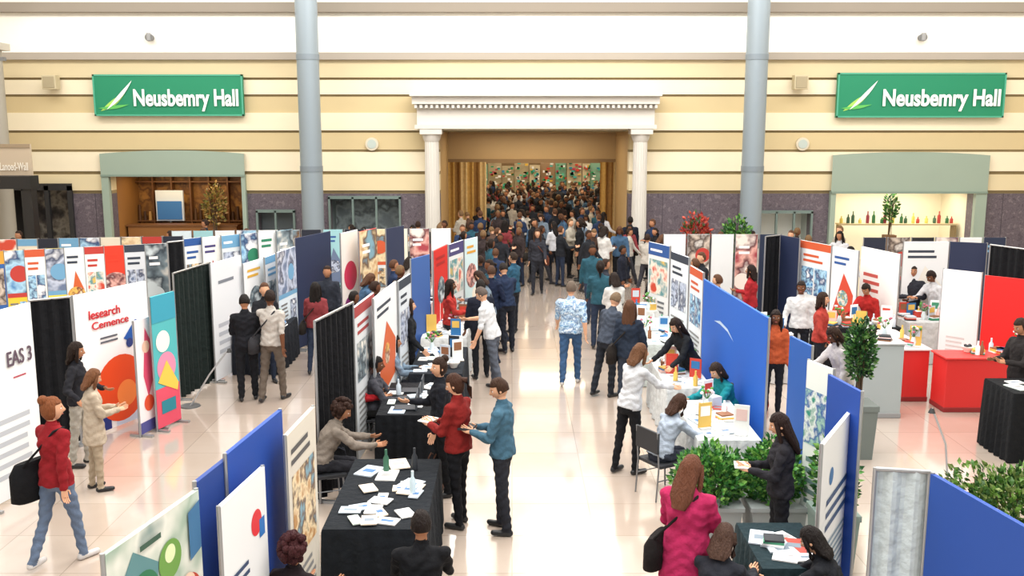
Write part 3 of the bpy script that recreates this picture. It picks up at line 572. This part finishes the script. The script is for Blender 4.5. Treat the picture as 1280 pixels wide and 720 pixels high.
def build_person(top='#333333',bottom='#22252C',skin='#C99A7C',hair='#2A1C14',style='short',shoes='#1B1B1D',sleeve='long',female=False,
    lean=0,rarm=(5,8,15,0),larm=(5,8,15,0),legs=(3,3,-3,3),sit=False,hp=0,hy=0,coat=0.0,skirt=False,vox=.017,eyes=True,bag=None,prop=None,pattern=None,wide=1.0,hands=True,scarf=None):
    SK=M(skin,'skin');HR=M(hair,'hair');TP=pattern or M(top,'fabric');BT=M(bottom,'fabric');SH=M(shoes,'plain',.4)
    D=math.radians; raw=MB(); dm=SK
    le=D(lean); s=Vector((0,math.sin(le),math.cos(le))); fw=Vector((0,math.cos(le),-math.sin(le))); X=Vector((1,0,0))
    hw=.095 if not female else .09; TL,SL=.43,.42
    if sit: pz=.55
    else:
        best=0
        for a,k in((legs[0],legs[1]),(legs[2],legs[3])): best=max(best,TL*math.cos(D(a))+SL*math.cos(D(a-k)))
        pz=best+.085
    P=Vector((0,0,pz))
    B=[]
    for sd,(a,k) in((1,legs[:2]),(-1,legs[2:])):
        hp_=P+X*(sd*hw)+Vector((0,0,-.01))
        if sit: a,k=84,84+(a if a>10 else 0)
        kn=hp_+Vector((sd*.03,math.sin(D(a)),-math.cos(D(a))))*TL; an=kn+Vector((0,math.sin(D(a-k)),-math.cos(D(a-k))))*SL
        if sit: an.z=.085
        kr=.066 if not female else .06
        raw.cap(hp_,kn,.092*wide,kr,dm); raw.cap(kn,an+(kn-an).normalized()*.03,kr,.054 if not female else .047,dm)
        ft=an+Vector((sd*.03,.15,-.045)); hl=an+Vector((0,-.035,-.045)); raw.cap(hl,ft,.038,.034,dm,10); raw.cap(an,hl,.042,.036,dm,8)
        B+=[(hp_,kn,.075,'bottom'),(kn,an,.05,'bottom' ),(hl,ft,.036,'shoes')]
    g=.0 if not female else 1
    prof=[(-.13,.10,.085),(-.07,.158+.008*g,.112),(.02,.168+.008*g,.118),(.08,.163,.112),(.16,.156-.02*g,.108-.01*g),(.28,.168-.012*g,.117+.008*g),(.37,.185-.018*g,.124+.012*g),(.44,.182-.02*g,.110),(.49,.13,.085),(.53,.075,.065),(.57,.05,.052)]
    rings=[]
    for q,rx,ry in prof:
        c=P+s*q; rings.append([tuple(c+X*(rx*wide*math.cos(t))+fw*(ry*wide*math.sin(t))) for t in [6.2832*i/20 for i in range(20)]])
    raw.loft(rings,dm)
    hem=-.04-coat
    rings=[]; 
    for q,e in((.24,.0),(.08,.014),(hem,.026+coat*.08)):
        c=P+s*max(q,-.08)+Vector((0,0,min(0,q+.08))); rx=.166+e; ry=.118+e
        if q==.24: rx,ry=.14,.10
        rings.append([tuple(c+X*(rx*wide*math.cos(t)*(1+.02*math.sin(5*t)))+fw*(ry*wide*math.sin(t))) for t in [6.2832*i/20 for i in range(20)]])
    if not sit or coat<.05: raw.loft(rings[:3],dm)
    if skirt and not sit:
        rings=[]
        for q,e in((.05,0),(-.2,.03),(-.45,.05)):
            c=P+Vector((0,0,q)); rings.append([tuple(c+X*((.16+e)*math.cos(t)*(1+.05*math.sin(6*t)))+fw*((.12+e)*math.sin(t))) for t in [6.2832*i/20 for i in range(20)]])
        raw.loft(rings,dm)
    nb=P+s*.53; hdir=Vector((0,math.sin(le*.6+D(hp)*.4),math.cos(le*.6+D(hp)*.4))); hc=nb+hdir*.165
    raw.cap(nb-s*.04,hc-hdir*.04,.054,.047,dm)
    B+=[(P-s*.02,P+s*.47,.13,'torso'),(nb,hc,.05,'skin')]
    sw=(.185 if not female else .163)*wide; hands_=[]
    el=.010 if sleeve=='long' else 0
    for sd,(r_,o_,e_,i_) in((1,rarm),(-1,larm)):
        sh=P+s*.455+X*(sd*sw); ud=Vector((sd*math.sin(D(o_)),math.sin(D(r_))*math.cos(D(o_)),-math.cos(D(r_))*math.cos(D(o_)))).normalized()
        E=sh+ud*.285; fd=Vector((sd*math.sin(D(o_))*.6-sd*math.sin(D(i_)),math.sin(D(r_+e_)),-math.cos(D(r_+e_)))).normalized(); Wp=E+fd*.25
        raw.cap(P+s*.45+X*sd*.07,sh,.068,.062,dm); raw.cap(sh,E,.058,.046+el,dm); raw.cap(E,Wp-fd*.01,.045+el,.029+el,dm)
        B+=[(P+s*.45,sh,.07,'top'),(sh,E,.05,'top' if sleeve!='none' else 'skin'),(E,Wp,.04,'top' if sleeve=='long' else 'skin')]
        hands_.append((Wp,fd,sd))
    me=raw.mesh('tmp'); o=bpy.data.objects.new('tmp',me); bpy.context.collection.objects.link(o)
    rm=o.modifiers.new('r','REMESH'); rm.mode='VOXEL'; rm.voxel_size=vox; sm=o.modifiers.new('s','SMOOTH'); sm.iterations=3 if vox<.025 else 1; sm.factor=.5
    dg=bpy.context.evaluated_depsgraph_get(); ev=o.evaluated_get(dg); m2=ev.to_mesh()
    nv=len(m2.vertices); co=np.empty(nv*3); m2.vertices.foreach_get('co',co); co=co.reshape(-1,3); nn=np.empty(nv*3); m2.vertices.foreach_get('normal',nn); nn=nn.reshape(-1,3)
    polys=[tuple(p.vertices) for p in m2.polygons]; cen=np.array([co[list(p)].mean(0) for p in polys])
    ev.to_mesh_clear(); bpy.data.objects.remove(o); bpy.data.meshes.remove(me)
    ds=[]
    for a,b_,r_,l in B:
        a_=np.array(a);d_=np.array(b_)-a_; t=np.clip((cen-a_)@d_/(d_@d_),0,1); ds.append(np.linalg.norm(cen-(a_+t[:,None]*d_),axis=1)/r_)
    idx=np.argmin(np.array(ds),0); sp=(cen-np.array(P))@np.array(s)
    b=MB()
    KM={'skin':b.mi(SK),'top':b.mi(TP),'bottom':b.mi(BT),'shoes':b.mi(SH)}
    hemz=P.z+hem; cl=np.zeros(nv)
    for i,pl in enumerate(polys):
        l=B[idx[i]][3]
        if l=='torso': l='top' if (sp[i]>hem or (coat>.05)) else 'bottom'
        elif l=='bottom' and not sit and cen[i][2]>hemz: l='top'
        elif l=='bottom' and skirt and cen[i][2]<P.z-.46: l='skin'
        elif l=='skin' and sp[i]<.535 and sleeve!='none' and idx[i]==7: l='top'
        b.f.append(pl); b.fm.append(KM[l]); b.fs.append(True)
        if l in('top','bottom'): cl[list(pl)]=1
    # cloth folds pushed along the surface normal
    x_,y_,z_=co[:,0],co[:,1],co[:,2]
    ph=sum(map(ord,top))%7
    fo=np.sin(z_*62+3.0*np.sin(x_*19+ph)+2.4*np.sin(y_*23+ph))+.7*np.sin(z_*31-x_*44+2*np.sin(y_*17)+ph)
    co=co+nn*(fo*cl*(.0045 if vox<.019 else .003))[:,None]
    b.v=[tuple(p) for p in co]
    Rm=Matrix.Rotation(D(hy),3,'Z')@Matrix.Rotation(-(le*.6+D(hp)),3,'X')
    head(b,hc+Rm@Vector((0,.015,0)),Rm,SK,HR,style,1.0,eyes)
    if sleeve!='none':
        cr=[]
        for q,rr in((.50,.078),(.555,.064)):
            c=P+s*q; cr.append([tuple(c+X*(rr*math.cos(t))+fw*(rr*math.sin(t)+.004)) for t in [6.2832*i/18 for i in range(18)]])
        b.loft(cr,TP,cap=False)
    if hands:
        for Wp,fd,sd in hands_: hand(b,Wp-fd*.01,fd,sd,Vector((0,1,0)) if abs(fd.y)<.8 else Vector((-sd*.8,0,.6)),SK,.5)
    if bag:
        bc,bw=bag; m=M(bc,'fabric'); c=P+Vector((-(.25),-.06,-.02))
        rings=[]
        for z,w_,t_ in((-.17*bw,.15*bw,.05*bw),(-.15*bw,.19*bw,.08*bw),(.05*bw,.19*bw,.075*bw),(.13*bw,.15*bw,.03*bw)):
            rings.append([(c.x+t_*math.cos(t),c.y+w_*math.copysign(abs(math.sin(t))**.6,math.sin(t)),c.z+z) for t in [6.2832*i/20 for i in range(20)]])
        b.loft(rings,m); sh=P+s*.50+X*.10
        b.tube([c+Vector((0,.12*bw,.1)),P+s*.3+fw*.15+X*-.08,sh+fw*.05+s*.01,sh-fw*.07,P+s*.3-fw*.14+X*-.06,c+Vector((0,-.12*bw,.1))],.012,m,6)
    if prop:
        c=(hands_[0][0]+hands_[1][0])/2+Vector((0,.08,.02)); b.box(tuple(c),(.2,.15,.012) if prop!='tablet' else (.22,.16,.02),M('#F2F2F0' if prop=='paper' else '#24282E'))
    zmin=min(p[2] for p in b.v); b.v=[(p[0],p[1],p[2]-zmin) for p in b.v]
    return b
POSE={'stand':{}, 'hold':dict(rarm=(20,6,75,30),larm=(18,6,80,30),hp=20), 'talk':dict(rarm=(25,10,70,5),larm=(5,8,15,0)), 'fold':dict(rarm=(18,8,82,60),larm=(20,8,78,60)),
 'walk':dict(legs=(22,6,-16,14),rarm=(-18,8,15,0),larm=(22,8,25,0)), 'lean':dict(lean=28,rarm=(35,8,25,0),larm=(30,8,30,0),legs=(0,4,-6,6),hp=15),'reach':dict(lean=12,rarm=(50,8,25,0),larm=(10,8,20,0),hp=15),
 'sit':dict(sit=True,lean=6,rarm=(35,8,55,15),larm=(35,8,55,15)),'sitlean':dict(sit=True,lean=25,rarm=(50,10,35,15),larm=(50,10,35,15),hp=15),'phone':dict(rarm=(20,6,120,10),larm=(5,8,15,0)),
 'weight':dict(legs=(8,14,-2,1),rarm=(8,14,35,10),larm=(-4,9,12,0)),'hip':dict(legs=(-6,2,8,10),rarm=(-12,32,70,-20),larm=(15,8,60,20),hp=8),'browse':dict(lean=14,legs=(4,8,-10,6),rarm=(38,8,45,10),larm=(0,10,22,0),hp=22)}
occ=[]
def place(name,X,Y,hd,h,pose='stand',**k):
    kw=dict(POSE[pose]); kw.update(k); b=build_person(**kw); o=b.obj(name,loc=(X,Y,0),rz=math.radians(hd)); sc=h/1.745; o.scale=(sc,sc,sc); occ.append((X,Y)); return o
def chair(X,Y,hd):
    b=MB(); m=M('#2B2D31','plain',.5); mt=M('#8C8F93','plain',.3,.8)
    b.box((0,.06,.425),(.44,.44,.04),m); b.box((0,-.19,.72),(.42,.03,.26),m)
    for sx in(-1,1):
        b.tube([(sx*.2,-.2,0),(sx*.2,-.17,.42),(sx*.2,-.2,.85)],.012,mt,6); b.tube([(sx*.2,.26,0),(sx*.2,.24,.42)],.012,mt,6); b.tube([(sx*.2,-.18,.25),(sx*.2,.25,.25)],.008,mt,6)
    b.obj('folding_chair',loc=(X,Y,0),rz=math.radians(hd),bevel=.008)
def PT(name,u,v,h,hd,pose='stand',**k):
    sit=POSE[pose].get('sit'); ht=h*(.785 if sit else 1.0)
    kk=dict(POSE[pose]);kk.update(k); ln=math.radians(kk.get('lean',0)); ht-=h*.42*(1-math.cos(ln)); fwd=h*.38*math.sin(ln)
    X,Y=G(u,v,ht); a=math.radians(hd); X-=-math.sin(a)*fwd; Y-=math.cos(a)*fwd
    o=place(name,X,Y,hd,h,pose,**k)
    if sit: chair(X,Y,hd)
    return o
LT='#D9A685';MD='#B07C5C';DKS='#6E4630'
V=.014
PT('woman_in_red_jacket',62,496,1.76,-25,'walk',top='#9A2028',bottom='#6E7F98',hair='#9A5A34',style='bun',skin=LT,female=True,bag=('#17181B',1.35),hy=-35,vox=V,shoes='#C9C4C0',coat=.03,legs=(14,6,-12,12))
PT('woman_in_dark_cardigan',92,428,1.66,-80,'hip',top='#26262C',bottom='#B5AFA4',hair='#2A1A12',style='mid',skin=MD,female=True,vox=V)
PT('woman_in_beige_dress',112,462,1.52,-60,'hold',top='#C9B8A2',bottom='#B9A78E',hair='#8A5A3A',style='mid',skin=LT,female=True,coat=.2,vox=V)
PT('man_in_black_shirt',305,369,1.74,15,'hold',top='#1B1C22',bottom='#1B1D22',hair='#1E1612',skin=MD)
PT('man_in_grey_tshirt',337,363,1.82,-15,'walk',top='#C9C2BA',bottom='#6D6258',hair='#2C1D16',skin=DKS,sleeve='short',bag=('#3A3A3E',.9),hy=30,legs=(10,6,-8,10))
PT('woman_in_taupe_top',426,500,1.7,-70,'sitlean',top='#8C8176',bottom='#2A2A30',hair='#3A2218',style='curly',skin=MD,female=True,vox=V,hy=-10)
PT('woman_in_red_blouse',441,443,1.7,-75,'sit',top='#B8242C',bottom='#202020',hair='#17120F',style='mid',skin=MD,female=True,vox=V)
PT('man_in_grey_suit',470,445,1.65,-90,'sit',top='#4A4A52',bottom='#202020',hair='#17120F',style='short',skin=DKS)
PT('woman_in_black_top',550,448,1.70,100,'talk',top='#1C1E26',bottom='#15161A',hair='#3A2418',style='bun',skin=LT,female=True,vox=V,hy=20)
PT('woman_in_maroon_sweater',572,468,1.74,60,'hold',top='#8A2320',bottom='#15161B',hair='#4A2A1A',style='pony',skin=LT,female=True,prop='paper',vox=V,hy=15,shoes='#2A2A2A',legs=(5,8,-4,2))
PT('man_in_denim_shirt',628,473,1.74,75,'hold',top='#4A7086',bottom='#2C2E36',hair='#4A3020',style='short',skin=LT,vox=V,hy=20,prop='tablet',legs=(6,6,-4,3))
PT('man_in_white_shirt',604,359,1.78,70,'browse',top='#E4E6E8',bottom='#5E6470',hair='#6E6058',style='short',skin=LT,sleeve='short')
PT('woman_in_black_blazer',510,374,1.7,-80,'weight',top='#1E2024',bottom='#1A1A1E',hair='#3A2418',style='mid',skin=LT,female=True)
PT('woman_seated_in_patterned_top',492,418,1.65,-85,'sit',top='#7E94A8',bottom='#22252C',hair='#1C1412',style='mid',skin=MD,female=True)
PT('woman_in_red_shirt',562,350,1.66,-90,'talk',top='#B5352E',bottom='#22252C',hair='#2A1C16',style='long',skin=DKS,female=True)
PT('man_in_navy_jacket',630,329,1.78,20,'browse',top='#23304A',bottom='#1E222C',hair='#241A14')
PT('man_in_navy_jacket',614,333,1.72,-30,'weight',top='#1C2740',bottom='#20242C',hair='#5A4030')
PT('man_in_teal_shirt',642,316,1.74,60,'talk',top='#2E5A74',bottom='#23262E',hair='#3A2A20')
PT('man_in_blue_patterned_shirt',714,352,1.80,-10,'walk',pattern=ART(['#5F8FB8','#C9DCE8','#4E79A8','#D6E2EA'],16,4),bottom='#3F5F86',hair='#7A6A5C',style='short',skin=LT,sleeve='short',shoes='#B9B4AE',legs=(12,8,-8,12),wide=1.08)
PT('woman_in_dark_dress',672,286,1.75,175,'walk',top='#33343C',bottom='#2C2E36',hair='#4A3020',style='long',skin=LT,female=True,legs=(10,5,-8,8),bag=('#6A3A2A',.8))
PT('woman_in_dark_jacket',787,376,1.74,-20,'weight',top='#2A3444',bottom='#3A4250',hair='#6A4630',style='long',skin=LT,female=True,bag=('#2A2420',1.0),coat=.05)
PT('man_in_grey_coat',768,366,1.74,-50,'browse',top='#4A5260',bottom='#2A2E36',hair='#8A7258',style='short',skin=LT)
PT('woman_in_white_blouse',798,430,1.70,-55,'reach',top='#E0E2E6',bottom='#1B1C20',hair='#7A5236',style='mid',skin=LT,female=True,vox=V,legs=(6,8,-8,3))
PT('woman_in_black_sweater',846,398,1.68,120,'lean',top='#1E2126',bottom='#22252C',hair='#2E1E16',style='long',skin=LT,female=True)
PT('woman_in_teal_shirt',897,452,1.68,120,'sitlean',top='#1E8E96',bottom='#22252C',hair='#3A2A20',style='mid',skin=LT,female=True,vox=V)
PT('woman_in_blue_grey_shirt',848,492,1.64,-60,'sitlean',top='#B4C0D0',bottom='#3A3F4C',hair='#4A2E20',style='mid',skin=LT,female=True,vox=V)
PT('woman_in_pink_coat',862,572,1.72,-30,'hold',top='#C22E62',bottom='#2A2A33',hair='#7A4A34',style='long',skin=LT,female=True,coat=.25,vox=V,wide=1.15,bag=('#201C1C',1.0),hy=-10)
PT('woman_in_charcoal_top',980,517,1.66,80,'hold',top='#2B2A30',bottom='#1E1F24',hair='#2E1C16',style='long',skin=LT,female=True,prop='paper',vox=V)
PT('woman_with_brown_hair',905,655,1.66,-30,'sitlean',top='#2A2C34',bottom='#22252C',hair='#5A4034',style='mid',skin=LT,female=True,vox=V)
PT('woman_in_dark_jacket',1018,658,1.6,60,'sitlean',top='#1E2026',bottom='#22252C',hair='#1E1614',style='mid',skin=LT,female=True,vox=V)
PT('man_in_black_tshirt',526,638,1.72,5,'sit',top='#17181C',bottom='#22252C',hair='#231712',style='short',skin=MD,sleeve='short',vox=V)
PT('woman_with_auburn_curls',366,668,1.66,-20,'sit',top='#22181C',bottom='#22252C',hair='#4A1F22',style='curly',skin=MD,female=True,vox=V)
for u,v,hh,hd,tc_,hc_,st,ps in((970,388,1.66,170,'#C25A34','#2A1A14','long','talk'),(1045,408,1.7,100,'#D8D0CC','#3A2418','mid','browse'),(1002,352,1.7,160,'#E4E4E4','#2A1A14','short','weight'),
 (1084,354,1.6,130,'#B82A28','#2A1C14','short','browse'),(1142,332,1.72,160,'#33343C','#3A2A20','short','fold'),(1166,338,1.7,110,'#D9D9DC','#2A1A14','short','browse'),(940,332,1.7,60,'#B22A30','#2A1A14','mid','talk'),(1280,398,1.75,100,'#2E2A2A','#3A2A20','short','hold'),(1028,366,1.68,-120,'#B8443A','#3A2418','mid','weight')):
    PT('booth_visitor',u,v,hh,hd,ps,top=tc_,bottom='#23262E',hair=hc_,style=st,skin=R.choice([LT,MD,DKS]),female=st!='short',vox=.02)
# crowd: shared meshes
VAR=[]
tops=['#1E2230','#E4E2DE','#30343E','#8A3A3E','#2A3A5A','#1C1C20','#C9C2B8','#3A3030','#4A6A8A','#22242A','#D8D8DC','#5A443A','#2E5A6A','#B9B0A0','#26282E','#7A8A9A']
pos=['stand','hold','talk','walk','fold','weight','walk','phone','browse','talk','hip','lean','walk','fold','walk','browse']
for i in range(16):
    kw=dict(POSE[pos[i]]); kw.update(top=tops[i],bottom=R.choice(['#1E2026','#2A3448','#3A3A40','#15161A','#5A5448']),skin=R.choice([LT,MD,DKS]),hair=R.choice(['#1E1612','#3A2418','#6A4630','#2A1C14','#8A6A48']),style=['short','mid','short','long','short','pony','short'][i%7],female=i%2==1,vox=.028,eyes=False,bag=('#2A2622',.8) if i%4==3 else None)
    VAR.append(build_person(**kw).mesh('visitor_body'))
def near(x,y):
    for a,b_,c_,d_ in OBS:
        ex,ey=c_-a,d_-b_; L=ex*ex+ey*ey; t=max(0,min(1,((x-a)*ex+(y-b_)*ey)/L)) if L>0 else 0
        if (x-a-t*ex)**2+(y-b_-t*ey)**2<.42: return True
    return False
def crowd(n,x0,x1,y0,y1,hd=None,dmin=.5,nm='visitor'):
    c_=0;tr=0
    while c_<n and tr<n*60:
        tr+=1; x=R.uniform(x0,x1);y=R.uniform(y0,y1)
        if any((x-a)**2+(y-b_)**2<dmin*dmin for a,b_ in occ) or near(x,y): continue
        occ.append((x,y)); c_+=1; o=bpy.data.objects.new(nm,R.choice(VAR)); bpy.context.collection.objects.link(o); o.location=(x,y,0); o.rotation_euler[2]=math.radians(R.uniform(0,360) if hd is None else R.choice(hd)+R.uniform(-25,25)); sc=R.uniform(.92,1.03); o.scale=(sc,sc,sc)
crowd(140,-1.6,4.6,34.8,49,None,.5)
crowd(24,-1.7,3.1,30.4,33.1,None,.55)
crowd(32,-3.0,4.2,26.4,28.6,None,.6)
crowd(7,-2.6,0.0,22.5,26.2,None,.7); crowd(6,1.8,4.0,22.0,26.2,None,.7)
crowd(5,-.9,-.2,16.5,22.5,[60,120,0,180,90],.8)
crowd(8,-2.9,-1.9,16.2,26,[-90,-60],.8)
crowd(4,1.7,2.1,17.5,22,[-90,-60,0,180],.9)
crowd(8,3.3,4.2,17,26,[90,60],.8)
crowd(16,-9,-3.4,21,27.5,None,.9)
crowd(8,-4.6,-3.0,14.5,22,[0,180,-90],1.0)
crowd(12,4.8,9,19.5,27,None,.9)
crowd(6,-15,-10,21,25.5,None,.9)
def pole(name,pts): 
    b=MB(); b.tube(pts,.014,M('#B9BCC0','plain',.3,.8),8); b.tube([pts[0],(pts[0][0],pts[0][1],.02)],[.16,.15],M('#555555'),20); b.tube([pts[-1],(pts[-1][0],pts[-1][1],pts[-1][2]-.06)],[.02,.045],M('#333333'),12); b.obj(name)
X,Y=G(1185,600,.05); pole('booth_lamp_stand',[(X,Y,0.0),(X-.04,Y+.05,.5),(X-.22,Y+.1,.95)])
X,Y=G(238,508,0); pole('booth_lamp_stand',[(X,Y,0.0),(X+.3,Y+.1,.5),(X+.6,Y+.2,.9)])
# ------------------------------------------------------------ light
w=bpy.data.worlds.new('daylight'); bpy.context.scene.world=w; w.use_nodes=True; bg=w.node_tree.nodes['Background']; bg.inputs[0].default_value=(1,.985,.96,1); bg.inputs[1].default_value=1.0
def area(name,loc,sx,sy,e,col=(1,.965,.92),rot=(0,0,0)):
    l=bpy.data.lights.new(name,'AREA'); l.shape='RECTANGLE'; l.size=sx; l.size_y=sy; l.energy=e; l.color=col; o=bpy.data.objects.new(name,l); bpy.context.collection.objects.link(o); o.location=loc; o.rotation_euler=rot
for y in(5,13,21): area('skylight_lamp',(0.7,y,ZT-.3),10,5,1150)
area('skylight_lamp',(-11,14,ZT-.3),6,18,850); area('skylight_lamp',(12,14,ZT-.3),6,18,850)
area('wall_washer_lamp',(0.3,24.5,ZT-.5),34,1.2,1300,(1,.98,.94),(math.radians(80),0,0))  # added fill light aimed at the back wall to brighten it
area('hall_lamp',(1.5,42,5.1),12,12,1100,(1,.84,.6)); area('passage_lamp',(.7,32,pz-.05),4,2,120,(1,.86,.64))
area('shop_lamp',(12.4,31,2.4),3,1,80,(1,.95,.85)); area('shop_lamp',(-10.6,31,2.9),3,1,45,(1,.8,.5))
# ------------------------------------------------------------ camera
cd=bpy.data.cameras.new('camera'); cd.sensor_width=36; cd.lens=F/1280*36; co=bpy.data.objects.new('camera',cd); bpy.context.collection.objects.link(co)
co.location=(0,0,CAMH); co.rotation_euler=(math.pi/2-PITCH,0,0); bpy.context.scene.camera=co
try: bpy.context.scene.view_settings.view_transform='Standard'
except Exception as e: print(e)
